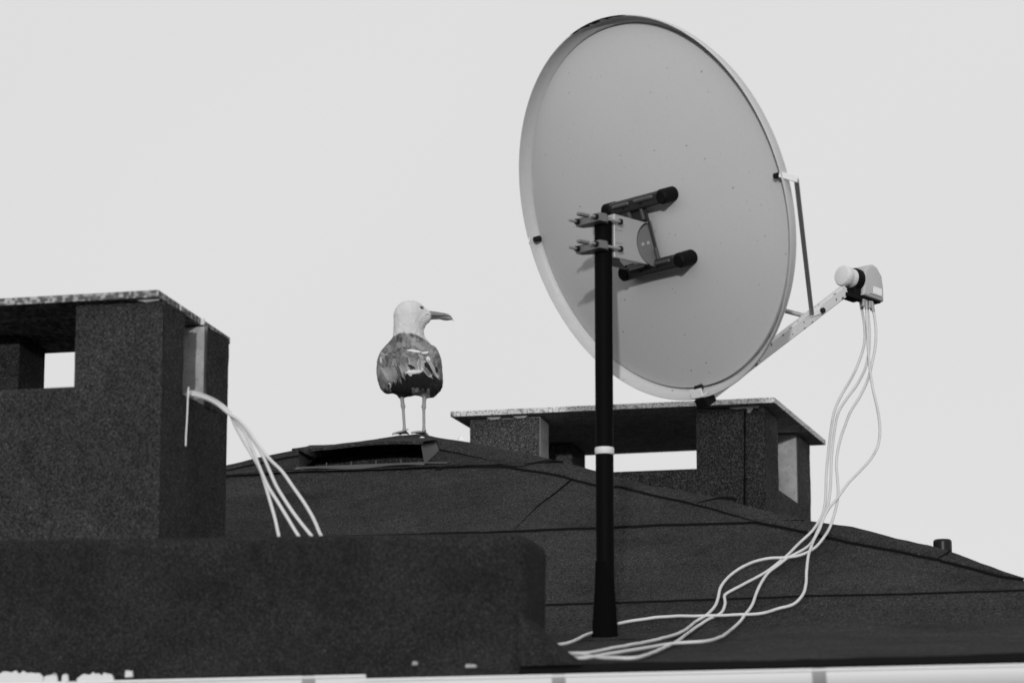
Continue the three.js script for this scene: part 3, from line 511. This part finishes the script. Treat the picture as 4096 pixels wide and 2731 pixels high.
// ---------------------------------------------------------------- white coaxial cables
const CABLE_PATHS = [
  [[-1.283, 11.131, -9.843], [-1.278, 11.097, -9.842], [-1.271, 11.047, -9.837], [-1.271, 10.987, -9.828], [-1.287, 10.927, -9.816], [-1.312, 10.867, -9.801], [-1.342, 10.813, -9.786], [-1.365, 10.759, -9.773], [-1.377, 10.694, -9.760], [-1.386, 10.613, -9.747], [-1.392, 10.541, -9.735], [-1.393, 10.492, -9.727], [-1.395, 10.454, -9.721], [-1.403, 10.410, -9.713], [-1.418, 10.381, -9.706], [-1.438, 10.353, -9.701], [-1.472, 10.317, -9.679], [-1.497, 10.262, -9.569], [-1.511, 10.240, -9.526], [-1.544, 10.194, -9.435], [-1.600, 10.146, -9.342], [-1.641, 10.111, -9.274], [-1.645, 10.101, -9.254], [-1.638, 10.081, -9.217], [-1.629, 10.057, -9.170], [-1.627, 10.021, -9.081], [-1.656, 9.990, -9.010], [-1.671, 9.951, -8.884], [-1.615, 9.855, -8.272], [-1.590, 9.789, -7.852], [-1.600, 9.757, -7.640], [-1.680, 9.762, -7.660], [-1.780, 9.785, -7.780], [-1.950, 9.810, -7.900], [-2.250, 9.860, -7.950], [-2.420, 9.950, -7.900], [-2.606, 10.105, -7.834], [-2.620, 10.134, -7.853], [-2.645, 10.188, -7.892], [-2.671, 10.239, -7.927], [-2.698, 10.291, -7.963], [-2.727, 10.343, -7.998], [-2.757, 10.384, -8.023], [-2.792, 10.430, -8.051], [-2.831, 10.484, -8.083], [-2.863, 10.533, -8.113], [-2.901, 10.563, -8.126], [-2.937, 10.582, -8.132], [-2.965, 10.592, -8.133], [-2.980, 10.595, -8.132], [-2.987, 10.595, -8.129], [-3.030, 10.550, -8.115]],
  [[-1.264, 11.130, -9.836], [-1.258, 11.089, -9.834], [-1.253, 11.001, -9.822], [-1.262, 10.914, -9.808], [-1.290, 10.848, -9.792], [-1.326, 10.794, -9.775], [-1.351, 10.751, -9.763], [-1.365, 10.684, -9.750], [-1.374, 10.597, -9.735], [-1.376, 10.531, -9.725], [-1.378, 10.490, -9.719], [-1.381, 10.461, -9.714], [-1.387, 10.432, -9.708], [-1.402, 10.391, -9.698], [-1.419, 10.351, -9.694], [-1.432, 10.314, -9.663], [-1.447, 10.286, -9.608], [-1.469, 10.266, -9.567], [-1.492, 10.247, -9.530], [-1.512, 10.220, -9.478], [-1.533, 10.192, -9.423], [-1.543, 10.153, -9.346], [-1.546, 10.108, -9.257], [-1.542, 10.046, -9.138], [-1.549, 10.010, -9.041], [-1.551, 9.952, -8.851], [-1.519, 9.891, -8.462], [-1.531, 9.860, -8.266], [-1.594, 9.853, -8.224], [-1.642, 9.818, -7.998], [-1.686, 9.783, -7.773], [-1.726, 9.759, -7.626], [-1.800, 9.775, -7.720], [-1.970, 9.800, -7.830], [-2.270, 9.850, -7.910], [-2.410, 9.950, -7.880], [-2.541, 10.104, -7.842], [-2.569, 10.136, -7.861], [-2.609, 10.187, -7.893], [-2.646, 10.234, -7.923], [-2.684, 10.282, -7.952], [-2.709, 10.319, -7.976], [-2.732, 10.357, -8.000], [-2.761, 10.406, -8.032], [-2.798, 10.461, -8.066], [-2.829, 10.494, -8.084], [-2.859, 10.528, -8.103], [-2.898, 10.558, -8.117], [-2.934, 10.577, -8.122], [-2.961, 10.587, -8.123], [-2.976, 10.591, -8.122], [-2.983, 10.590, -8.119], [-3.030, 10.550, -8.115]],
  [[-1.246, 11.126, -9.828], [-1.236, 11.075, -9.825], [-1.231, 11.020, -9.819], [-1.234, 10.966, -9.810], [-1.243, 10.917, -9.801], [-1.256, 10.862, -9.790], [-1.281, 10.803, -9.776], [-1.312, 10.749, -9.760], [-1.329, 10.704, -9.750], [-1.347, 10.646, -9.737], [-1.357, 10.580, -9.725], [-1.354, 10.522, -9.717], [-1.352, 10.488, -9.713], [-1.354, 10.450, -9.707], [-1.365, 10.401, -9.697], [-1.379, 10.361, -9.691], [-1.400, 10.322, -9.670], [-1.419, 10.281, -9.589], [-1.451, 10.257, -9.540], [-1.491, 10.249, -9.526], [-1.546, 10.248, -9.524], [-1.588, 10.237, -9.503], [-1.625, 10.213, -9.456], [-1.652, 10.178, -9.387], [-1.665, 10.135, -9.304], [-1.658, 10.086, -9.209], [-1.655, 10.045, -9.129], [-1.665, 10.009, -9.052], [-1.686, 9.970, -8.966], [-1.680, 9.907, -8.605], [-1.702, 9.858, -8.288], [-1.739, 9.815, -8.018], [-1.780, 9.785, -7.826], [-1.970, 9.820, -7.930], [-2.250, 9.850, -7.990], [-2.400, 9.950, -7.900], [-2.502, 10.103, -7.843], [-2.533, 10.135, -7.861], [-2.581, 10.186, -7.891], [-2.627, 10.240, -7.925], [-2.664, 10.288, -7.955], [-2.697, 10.340, -7.989], [-2.724, 10.382, -8.015], [-2.753, 10.420, -8.038], [-2.789, 10.462, -8.062], [-2.824, 10.496, -8.080], [-2.855, 10.524, -8.093], [-2.894, 10.553, -8.107], [-2.930, 10.573, -8.113], [-2.957, 10.582, -8.113], [-2.972, 10.586, -8.112], [-2.980, 10.585, -8.110], [-3.030, 10.550, -8.115]],
  [[-1.261, 11.125, -9.812], [-1.259, 11.084, -9.809], [-1.257, 11.023, -9.801], [-1.255, 10.969, -9.793], [-1.251, 10.909, -9.786], [-1.242, 10.833, -9.778], [-1.225, 10.747, -9.770], [-1.219, 10.688, -9.763], [-1.224, 10.636, -9.754], [-1.244, 10.593, -9.743], [-1.283, 10.546, -9.727], [-1.317, 10.509, -9.713], [-1.355, 10.454, -9.695], [-1.383, 10.417, -9.683], [-1.400, 10.379, -9.674], [-1.409, 10.354, -9.671], [-1.425, 10.325, -9.668], [-1.425, 10.288, -9.593], [-1.423, 10.250, -9.518], [-1.411, 10.188, -9.394], [-1.398, 10.134, -9.288], [-1.396, 10.092, -9.207], [-1.416, 10.052, -9.130], [-1.454, 10.029, -9.098], [-1.500, 10.010, -9.055], [-1.578, 10.004, -9.041], [-1.683, 10.003, -9.038], [-1.765, 10.005, -9.043], [-1.851, 9.993, -9.016], [-1.926, 9.973, -8.971], [-1.959, 9.933, -8.770], [-1.935, 9.865, -8.334], [-2.020, 9.830, -8.100], [-2.250, 9.860, -8.040], [-2.380, 9.950, -7.920], [-2.481, 10.102, -7.840], [-2.504, 10.134, -7.860], [-2.536, 10.184, -7.895], [-2.569, 10.228, -7.922], [-2.613, 10.280, -7.953], [-2.658, 10.332, -7.984], [-2.699, 10.369, -8.004], [-2.747, 10.420, -8.032], [-2.788, 10.468, -8.060], [-2.821, 10.499, -8.076], [-2.852, 10.519, -8.084], [-2.891, 10.549, -8.097], [-2.927, 10.568, -8.103], [-2.954, 10.577, -8.103], [-2.969, 10.581, -8.102], [-2.976, 10.580, -8.100], [-3.030, 10.550, -8.115]],
];
const CABLE_LABELS = [
  'white cable from the receiver head with a sharp kink above the roof seam',
  'white cable bending down just right of the kinked one, then along the eaves',
  'white cable arching highest over the felt before sweeping back down to the eaves',
  'white cable bowing farthest right in the air, then passing behind the mast foot',
];
CABLE_PATHS.forEach((pts, k) => {
  const base = pts[pts.length - 20], c = thing('coaxial_cable', CABLE_LABELS[k], 'cable', [-1.9, 9.8, -7.95], 'white coaxial cables from dish to chimney');
  // rest on the felt wherever the run touches it
  const run = new THREE.CatmullRomCurve3(pts.map((p) => V(...p)), false, 'centripetal').getSpacedPoints(300);
  for (const p of run) if (p.z > -9.95 && p.x > -2.45 && p.z < -7.5) p.y = Math.max(p.y, roofY(p.z) + bump(p.x, p.z) + 0.0105 + 0.002 * k);
  part(c, 'sheath', tube(run, 0.0046, 620, 10), M.cable);
  const p0 = V(...pts[0]), p1 = V(...pts[1]);
  part(c, 'plug', cyl(p0.clone().add(V(0, 0.01, 0)), p0.clone().lerp(p1, 0.75), 0.006, 0.0058, 10), M.galv);
});

// ---------------------------------------------------------------- gull on the roof peak
// local units: 1 = 0.368 mm, x to the right of the photograph, y up from the feet, z towards the camera
const gull = thing('gull', 'mottled grey and white gull standing on the roof peak, head turned right', 'bird', [-3.243, 11.024, -11.35]);
gull.rotation.y = YAW; gull.scale.set(1.03, 1.055, 1.03);
{
  const U = 0.000368, q = (x, y, z) => [x - 525, 1500 - y, z];
  const ell = (cx, cy, cz, rx, ry, rz, tilt = 0) => { const [x, y, z] = q(cx, cy, cz), c = Math.cos(tilt), s = Math.sin(tilt), r = Math.min(rx, ry, rz); return (X, Y, Z) => { const dx = X - x, dy0 = Y - y, dz0 = Z - z, dy = c * dy0 + s * dz0, dz = -s * dy0 + c * dz0, k0 = Math.hypot(dx / rx, dy / ry, dz / rz), k1 = Math.hypot(dx / rx / rx, dy / ry / ry, dz / rz / rz); return k1 > 1e-9 ? k0 * (k0 - 1) / k1 : -r; }; };
  const cap = (p, r0, p2, r1) => { const a = V(...q(...p)), b = V(...q(...p2)), d = b.clone().sub(a), l2 = d.lengthSq(), t0 = V(0, 0, 0); return (X, Y, Z) => { t0.set(X - a.x, Y - a.y, Z - a.z); const t = clamp(t0.dot(d) / l2, 0, 1); return Math.hypot(t0.x - d.x * t, t0.y - d.y * t, t0.z - d.z * t) - (r0 + (r1 - r0) * t); }; };
  const smin = (a, b, k) => { const h = Math.max(k - Math.abs(a - b), 0) / k; return Math.min(a, b) - h * h * k * 0.25; };
  const prims = [
    [ell(483, 850, -20, 318, 262, 300, 0.25), 60], [ell(478, 700, -55, 280, 200, 235, 0.2), 80], [ell(440, 770, -150, 298, 262, 190), 30],     // trunk, shoulders
    [ell(264, 868, 30, 114, 238, 205, 0.35), 40], [ell(722, 880, 30, 106, 265, 190, 0.35), 40],      // folded wings
    [ell(500, 985, 130, 240, 95, 190, -0.35), 50], [ell(505, 1015, 20, 285, 84, 190), 50], [ell(775, 985, 40, 56, 105, 120), 40],                                                    // rump and tail root
    [cap([480, 620, -70], 165, [472, 430, -75], 143), 80], [cap([470, 440, -75], 140, [470, 300, -70], 143), 60],
    [ell(492, 282, -68, 165, 150, 122), 50], [cap([560, 286, -68], 112, [662, 284, -68], 52), 60], [cap([585, 335, -68], 78, [640, 305, -68], 52), 50],
    [cap([455, 1030, -20], 80, [405, 1120, -20], 30), 60], [cap([620, 1030, -20], 80, [648, 1120, -20], 28), 60],   // thighs
  ].map(([f, k]) => (typeof f === 'function' ? [f, k] : f));
  const field = (X, Y, Z) => { let d = 1e9; for (const [f, k] of prims) d = d > 1e8 ? f(X, Y, Z) : smin(d, f(X, Y, Z), k); return d + 1.6 * (vnoise(X * 0.06 + 50, Y * 0.06 + Z * 0.05, 0, 6) - 0.5) * 4; };
  const N = 150, half = 760, mc = new MarchingCubes(N, new THREE.MeshBasicMaterial(), false, false, 140000);
  mc.isolation = 0; mc.reset();
  const cxo = 0, cyo = 700, czo = 0;
  for (let k = 0; k < N; k++) for (let j = 0; j < N; j++) for (let i = 0; i < N; i++) {
    const X = cxo + (i - N / 2) / (N / 2) * half, Y = cyo + (j - N / 2) / (N / 2) * half, Z = czo + (k - N / 2) / (N / 2) * half;
    mc.field[i + j * N + k * N * N] = -field(X, Y, Z);
  }
  mc.update();
  const n = mc.count, P = new Float32Array(n * 3), Cc = new Float32Array(n * 3);
  const tone = (X, Y) => {                             // barbs run down and inwards; old and new feathers differ
    const f = smooth(950, 500, Y) * 0.35, t = X + f * Y, r = Y - f * X;
    return clamp(0.13 + 0.30 * (fbm(t * 0.012 + 20, r * 0.014 + 7, 14) - 0.5) + 0.13 * (vnoise(t * 0.05, r * 0.014, 0, 31) - 0.5) + 0.07 * (vnoise(t * 0.13, r * 0.03, 0, 32) - 0.5), 0.03, 0.34);
  };
  const dark = [[305, 1015], [430, 938], [455, 945], [560, 962], [640, 928], [735, 985], [850, 1000], [850, 1085], [700, 1140], [400, 1140], [288, 1095]];
  const inside = (x, y) => { let c = false; for (let i = 0, k = dark.length - 1; i < dark.length; k = i++) { const [xi, yi] = dark[i], [xk, yk] = dark[k]; if ((yi > y) !== (yk > y) && x < (xk - xi) * (y - yi) / (yk - yi) + xi) c = !c; } return c; };
  const plumage = (X, Y, Z) => {                        // feather colours: white head and breast, grey mottled back, black tail end
    const x = X + 525, y = 1500 - Y;
    const edge = 488 + ((x - 440) / 205) ** 2 * 58 + 10 * (vnoise(x * 0.05, 3, 0, 8) - 0.5);
    const soft = smooth(edge - 10, edge + 16, y + 14 * (vnoise(x * 0.2, y * 0.05, 0, 9) - 0.5)); if (soft <= 0 || Z < -75) return 0.53 + 0.07 * (vnoise(X * 0.03, Y * 0.012, 0, 2) - 0.5) + 0.04 * (vnoise(X * 0.12, Y * 0.08, 0, 3) - 0.5);
    if (Z > -70 && inside(x + 14 * (vnoise(y * 0.06, 1, 0, 12) - 0.5), y + 16 * (vnoise(x * 0.06, 2, 0, 13) - 0.5))) return y > 1074 && x > 515 && x < 700 ? 0.10 + 0.3 * vnoise(x * 0.03, y * 0.05, 0, 4) : 0.008;
    return 0.53 * (1 - soft) + tone(X, Y) * soft;
  };
  for (let i = 0; i < n; i++) {
    const X = cxo + mc.positionArray[3 * i] * half, Y = cyo + mc.positionArray[3 * i + 1] * half, Z = czo + mc.positionArray[3 * i + 2] * half;
    P[3 * i] = X * U; P[3 * i + 1] = Y * U; P[3 * i + 2] = Z * U;
    const v = plumage(X, Y, Z); Cc[3 * i] = Cc[3 * i + 1] = Cc[3 * i + 2] = v;
  }
  let bg = new THREE.BufferGeometry(); bg.setAttribute('position', new THREE.BufferAttribute(P, 3)); bg.setAttribute('color', new THREE.BufferAttribute(Cc, 3));
  bg = mergeVertices(bg, 1e-5); bg.computeVertexNormals();
  const local = (name, g, mt, parent = gull) => { const o = finish(new THREE.Mesh(g, mt)); o.name = name; parent.add(o); return o; };
  const plumeMat = new THREE.MeshStandardMaterial({ vertexColors: true, roughness: 0.95 });
  local('body', bg, plumeMat);
  // orientation check: the surface must face outwards
  { const p = bg.attributes.position, nn = bg.attributes.normal; let s = 0; for (let i = 0; i < p.count; i += 50) s += (p.getZ(i) + 0.01) * nn.getZ(i); if (s < 0) { const ix = bg.index.array; for (let i = 0; i < ix.length; i += 3) { const t = ix[i]; ix[i] = ix[i + 1]; ix[i + 1] = t; } bg.computeVertexNormals(); } }

  // feathers: curved leaves laid in rows over the back
  const surfaceZ = (X, Y) => { for (let Z = 420; Z > -200; Z -= 12) if (field(X, Y, Z) < 0) { let a = Z, b = Z + 12; for (let k = 0; k < 5; k++) { const c = (a + b) / 2; if (field(X, Y, c) < 0) a = c; else b = c; } return a; } return null; };
  const tones = [0.055, 0.09, 0.13, 0.175, 0.22, 0.27, 0.32];
  // one feather: a curved vane lying on the bird, root at (x, y), running along (dx, dy)
  const one = (L, W, tip, base, edge, x, y, dx, dy, lift) => {
    const l = Math.hypot(dx, dy), ex = dx / l, ey = dy / l, nu = 4, nv = 8, pos = [], col = [], idx = []; let lastZ = null;
    if (surfaceZ(x - 525, 1500 - y) === null) return;
    for (let j = 0; j <= nv; j++) { const v = j / nv, ww = W * Math.pow(Math.sin(Math.PI * Math.min(1, 0.06 + 0.88 * v)), 0.62) * (j === nv ? 0.35 : 1);
      for (let i = 0; i <= nu; i++) { const a = (i / nu - 0.5) * 2, px = x + ex * L * v - ey * a * ww / 2, py = y + ey * L * v + ex * a * ww / 2, X = px - 525, Y = 1500 - py, Z = surfaceZ(X, Y); if (Z !== null) lastZ = Z;
        pos.push(X * U, Y * U, ((Z ?? lastZ ?? 0) + lift + 2 + 7 * v - 4 * a * a) * U);
        const e = Math.max(smooth(0.5, 1, Math.abs(a)) * 0.75, smooth(0.7, 1, v)), c = base * (1 - e) + (v > 0.7 ? tip : edge) * e; col.push(c, c, c); } }
    for (let j = 0; j < nv; j++) for (let i = 0; i < nu; i++) { const a = j * (nu + 1) + i, b = a + 1, c = a + nu + 1, d = c + 1; idx.push(a, c, b, b, c, d); }
    const g = new THREE.BufferGeometry(); g.setAttribute('position', new THREE.Float32BufferAttribute(pos, 3)); g.setAttribute('color', new THREE.Float32BufferAttribute(col, 3)); g.setIndex(idx); g.computeVertexNormals();
    local('feather', g, plumeMat);
  };
  const SIZE = { mantle: [64, 52], covert: [92, 30], long: [180, 22], black: [180, 58] };
  const place = (kind, x, y, dx, dy, lift, scale, k = 0) => { const [L, W] = SIZE[kind], t = kind === 'black' ? 0.009 : tones[k]; one(L * scale, W * scale, t * (k % 3 === 0 ? 1.4 : 0.85), t, kind === 'long' && k % 2 ? 0.3 : t * (k % 2 ? 1.2 : 0.85), x, y, dx, dy, lift); };
  // black wing tips and tail under everything else
  for (let k = 0; k < 7; k++) place('black', 370 + k * 62, 955 + 10 * Math.abs(k - 3), 0.25 - 0.09 * k, 1, 1, 0.72);
  place('black', 735, 950, 0.55, 0.85, 4, 0.62, 1); place('black', 770, 965, 0.35, 0.95, 5, 0.55, 0);
  for (let cy = 915; cy >= 595; cy -= 32) {
    const f = (cy - 530) / 375, xl = 330 - 165 * smooth(0, 0.6, f), xr = 650 + 140 * smooth(0, 0.7, f);
    for (let cx = xl + 20 + (Math.round(cy / 32) % 2) * 17; cx < xr - 10; cx += 35) {
      const x = cx + R(-7, 7), y = cy + R(-7, 7), kind = cy < 735 ? 'mantle' : x < 400 && cy > 800 ? 'long' : 'covert';
      if ((kind === 'long' && y > 905) || (y > 850 && x > 430) || (x > 640 && y > 800)) continue;
      place(kind, x, y, (x < 480 ? 0.42 : 0.3) * smooth(0.2, 0.9, f) + R(-0.05, 0.05), 1, 1.5 * (1 - f), R(0.88, 1.08), clamp(Math.round(tones.findIndex((t) => t >= tone(x - 525, 1500 - y)) + R(-0.45, 0.45)), 0, 6));
    }
  }
  // scapulars ending in a dark row, with the pale crescent below them
  for (const [x, y, t] of [[235, 640, 0.12], [285, 650, 0.16], [335, 640, 0.11], [385, 600, 0.17], [430, 590, 0.2], [475, 600, 0.16], [330, 690, 0.13]]) one(88, 62, 0.035, t, 0.06, x, y, 0.1, 1, 5);
  one(150, 50, 0.3, 0.24, 0.34, 525, 598, 0.8, 0.62, 7); one(146, 30, 0.62, 0.6, 0.5, 470, 696, 1, 0.14, 9); one(84, 28, 0.6, 0.56, 0.45, 612, 724, 1, -0.12, 9);
  one(90, 44, 0.2, 0.26, 0.3, 590, 730, 0.55, 0.8, 6); one(62, 42, 0.55, 0.58, 0.4, 680, 762, 0.25, 1, 9); one(70, 26, 0.4, 0.45, 0.3, 197, 760, 0.03, 1, 6);
  // worn white tertials
  one(130, 74, 0.62, 0.2, 0.3, 555, 810, 0.1, 1, 7); one(140, 66, 0.62, 0.22, 0.55, 600, 800, 0.12, 1, 9); one(112, 60, 0.6, 0.3, 0.55, 640, 800, -0.05, 1, 10);
  one(165, 40, 0.6, 0.62, 0.5, 622, 930, -1, 0.1, 10); one(70, 46, 0.55, 0.5, 0.4, 490, 915, 0.4, 0.9, 8);
  one(88, 32, 0.01, 0.008, 0.01, 482, 862, 0.85, 0.5, 17); one(135, 58, 0.01, 0.008, 0.01, 656, 828, 0.5, 0.9, 17);
  one(128, 54, 0.55, 0.12, 0.5, 642, 880, 0.62, 0.78, 20); one(215, 32, 0.55, 0.3, 0.5, 685, 795, 0.48, 0.85, 19); one(120, 36, 0.2, 0.1, 0.3, 745, 800, 0.2, 1, 12); one(110, 30, 0.5, 0.12, 0.2, 780, 860, 0.12, 1, 14);
  one(60, 26, 0.01, 0.01, 0.012, 770, 868, 0.12, 1, 22);
  // ragged wing-tip ends hanging past the hem
  for (const [x, y, L, dx] of [[800, 985, 108, 0.12], [782, 1000, 100, 0.1], [815, 975, 92, 0.1], [765, 1010, 86, 0.2], [745, 1020, 76, 0.25], [705, 1030, 72, 0.2]]) one(L, 20, 0.02, 0.012, 0.03, x, y, dx, 1, 6);
  for (const [x, y, L, dx] of [[190, 960, 120, 0.42], [215, 985, 118, 0.5], [250, 1010, 105, 0.6]]) one(L, 22, 0.3, 0.16, 0.08, x, y, dx, 1, 5);
  // pale shafts low on the left wing and its black-and-white tip
  for (let k = 0; k < 6; k++) one(175 - 8 * k, 17, 0.42, 0.36 - 0.03 * k, 0.2, 196 + 24 * k, 868 + 8 * k, 0.5 - 0.03 * k, 0.9, 7);
  one(50, 34, 0.5, 0.45, 0.4, 285, 1025, 0.3, 1, 12); one(26, 22, 0.01, 0.01, 0.01, 278, 1040, 0.3, 1, 18);

  // bill: two horny halves with a hooked tip
  const bill = (name, tops, bots, mt, parent) => {
    const nx = tops.length, ns = 14, pos = [], idx = [];
    for (let i = 0; i < nx; i++) { const [x, yt, hw] = tops[i], yb = bots[i]; for (let k = 0; k < ns; k++) { const a = k / ns * Math.PI * 2; pos.push((x - 525) * U, (1500 - ((yt + yb) / 2 - (yb - yt) / 2 * Math.sin(a))) * U, (-68 + hw * Math.cos(a)) * U); } }
    for (let i = 0; i < nx - 1; i++) for (let k = 0; k < ns; k++) { const a = i * ns + k, b = i * ns + (k + 1) % ns, c = a + ns, d = b + ns; idx.push(a, b, c, b, d, c); }
    for (const [e, fl] of [[0, 1], [nx - 1, 0]]) { const c0 = pos.length / 3; let s = [0, 0, 0]; for (let k = 0; k < ns; k++) for (let t = 0; t < 3; t++) s[t] += pos[(e * ns + k) * 3 + t] / ns; pos.push(...s); for (let k = 0; k < ns; k++) idx.push(...(fl ? [c0, e * ns + (k + 1) % ns, e * ns + k] : [c0, e * ns + k, e * ns + (k + 1) % ns])); }
    const g = new THREE.BufferGeometry(); g.setAttribute('position', new THREE.Float32BufferAttribute(pos, 3)); g.setIndex(idx); g.computeVertexNormals(); return local(name, g, mt, parent);
  };
  const horn = mat(0.15, 0.45), hornDark = mat(0.075, 0.45);
  const upper = bill('bill', [[660, 232, 40], [730, 239, 35], [800, 250, 28], [850, 258, 25], [885, 268, 22], [910, 286, 17], [928, 308, 11], [938, 330, 4]], [298, 297, 297, 297, 299, 307, 325, 344], horn);
  bill('lower_mandible', [[660, 299, 36], [730, 299, 30], [800, 299, 24], [840, 300, 22], [870, 302, 20], [900, 308, 14], [922, 320, 6]], [330, 322, 322, 332, 335, 331, 330], hornDark, upper);
  local('nostril', (() => { const g = new THREE.SphereGeometry(5 * U, 8, 6); g.scale(2, 0.7, 0.6); g.translate((842 - 525) * U, (1500 - 277) * U, (-68 + 24) * U); return g; })(), mat(0.02, 0.6), upper);
  // eye set in a dark lid with a pale ring
  { const X = 605 - 525, Y = 1500 - 219, Z = surfaceZ(X, Y);
    const eye = local('eye', (() => { const g = new THREE.SphereGeometry(13 * U, 18, 12); g.scale(1.25, 0.78, 0.6); g.rotateZ(-0.15); g.translate(X * U, Y * U, (Z - 1) * U); return g; })(), mat(0.02, 0.2));
    local('eyelid', (() => { const g = new THREE.TorusGeometry(17 * U, 3.6 * U, 8, 24); g.scale(1.35, 0.8, 1); g.rotateZ(-0.15); g.translate(X * U, Y * U, (Z - 1) * U); return g; })(), mat(0.14, 0.8), eye); }
  // gape line
  local('gape', (() => { const g = tube([[650, 288], [680, 283], [705, 290], [718, 300]].map(([x, y]) => { const X = x - 525, Y = 1500 - y, Z = surfaceZ(X, Y) ?? -30; return V(X * U, Y * U, (Z + 1) * U); }), 2.6 * U, 12, 6); return g; })(), mat(0.05, 0.8));

  // legs with webbed feet
  const legMat = mat(0.26, 0.6);
  for (const [hip, knee, ank, toes, hallux] of [
    [[402, 1085, -15], [424, 1232, 4], [441, 1482, 0], [[-128, -26, -40], [-50, -16, -110], [36, -14, -100]], [40, 12, 25]],
    [[648, 1085, -15], [638, 1238, 4], [641, 1488, 0], [[-132, -8, -32], [-26, -14, -110], [40, -28, -66]], [20, 2, 30]],
  ]) {
    const a = V(...q(...hip)), b = V(...q(...knee)), c = V(...q(...ank)), mids = [], N2 = 24;
    const g0 = sheet(14, N2, (u, v) => { const t = v, p = t < 0.38 ? a.clone().lerp(b, t / 0.38) : b.clone().lerp(c, (t - 0.38) / 0.62); const r = t < 0.38 ? 24 - 6 * (t / 0.38) : 15 + 3 * Math.pow(Math.max(0, (t - 0.85) / 0.15), 2) * 3; const kn = 8 * Math.exp(-(((t - 0.38) / 0.05) ** 2)); const an = u * Math.PI * 2; return V(p.x + (r + kn) * Math.cos(an) + 0.0, p.y, p.z + (r + kn) * Math.sin(an)).multiplyScalar(U); });
    const leg = local('leg', g0, legMat);
    const T = toes.map((t) => c.clone().add(V(...t))), footParts = T.map((t) => cylU(c.clone().add(V(0, -2, 0)), t, 13, 6)); footParts.push(cylU(c, c.clone().add(V(...hallux)), 7, 3));
    function cylU(p, r, r0, r1) { const g = tube([p.clone().multiplyScalar(U), p.clone().lerp(r, 0.5).add(V(0, 5, 0)).multiplyScalar(U), r.clone().multiplyScalar(U)], (r0 + r1) / 2 * U, 10, 8); return clean(g.toNonIndexed()); }
    for (let k = 0; k < 2; k++) { const wg = sheet(6, 6, (u, v) => c.clone().lerp(T[k].clone().lerp(T[k + 1], u).add(V(0, -3, 0)).lerp(c, 0.12 * Math.sin(Math.PI * u)), v).multiplyScalar(U)); footParts.push(clean(wg.toNonIndexed())); }
    local('foot', mergeGeometries(footParts), legMat, leg);
  }
}

// ---------------------------------------------------------------- droppings on the felt
for (const [x, z, r, label] of [[-3.165, -11.205, 0.0095, 'white bird dropping on the felt just below the gull'], [-3.007, -11.19, 0.007, 'small white dropping on the ridge beside the far chimney']]) {
  const o = thing('bird_dropping', label, 'dropping', [x, roofY(z), z]);
  part(o, 'splash', sheet(20, 5, (u, v) => { const a = u * Math.PI * 2, rr = r * v * (0.5 + 1.0 * vnoise(Math.cos(a) * 1.7 + 5 + x, Math.sin(a) * 1.7 + z, 0, 19)); const px = x + rr * 1.7 * Math.cos(a), pz = z + rr * Math.sin(a) * 1.6; return V(px, roofY(pz) + 0.021 + bump(px, pz) + 0.007 * (1 - v * v) - 0.006 * v, pz); }), M.white);
}

renderer.render(scene, camera);
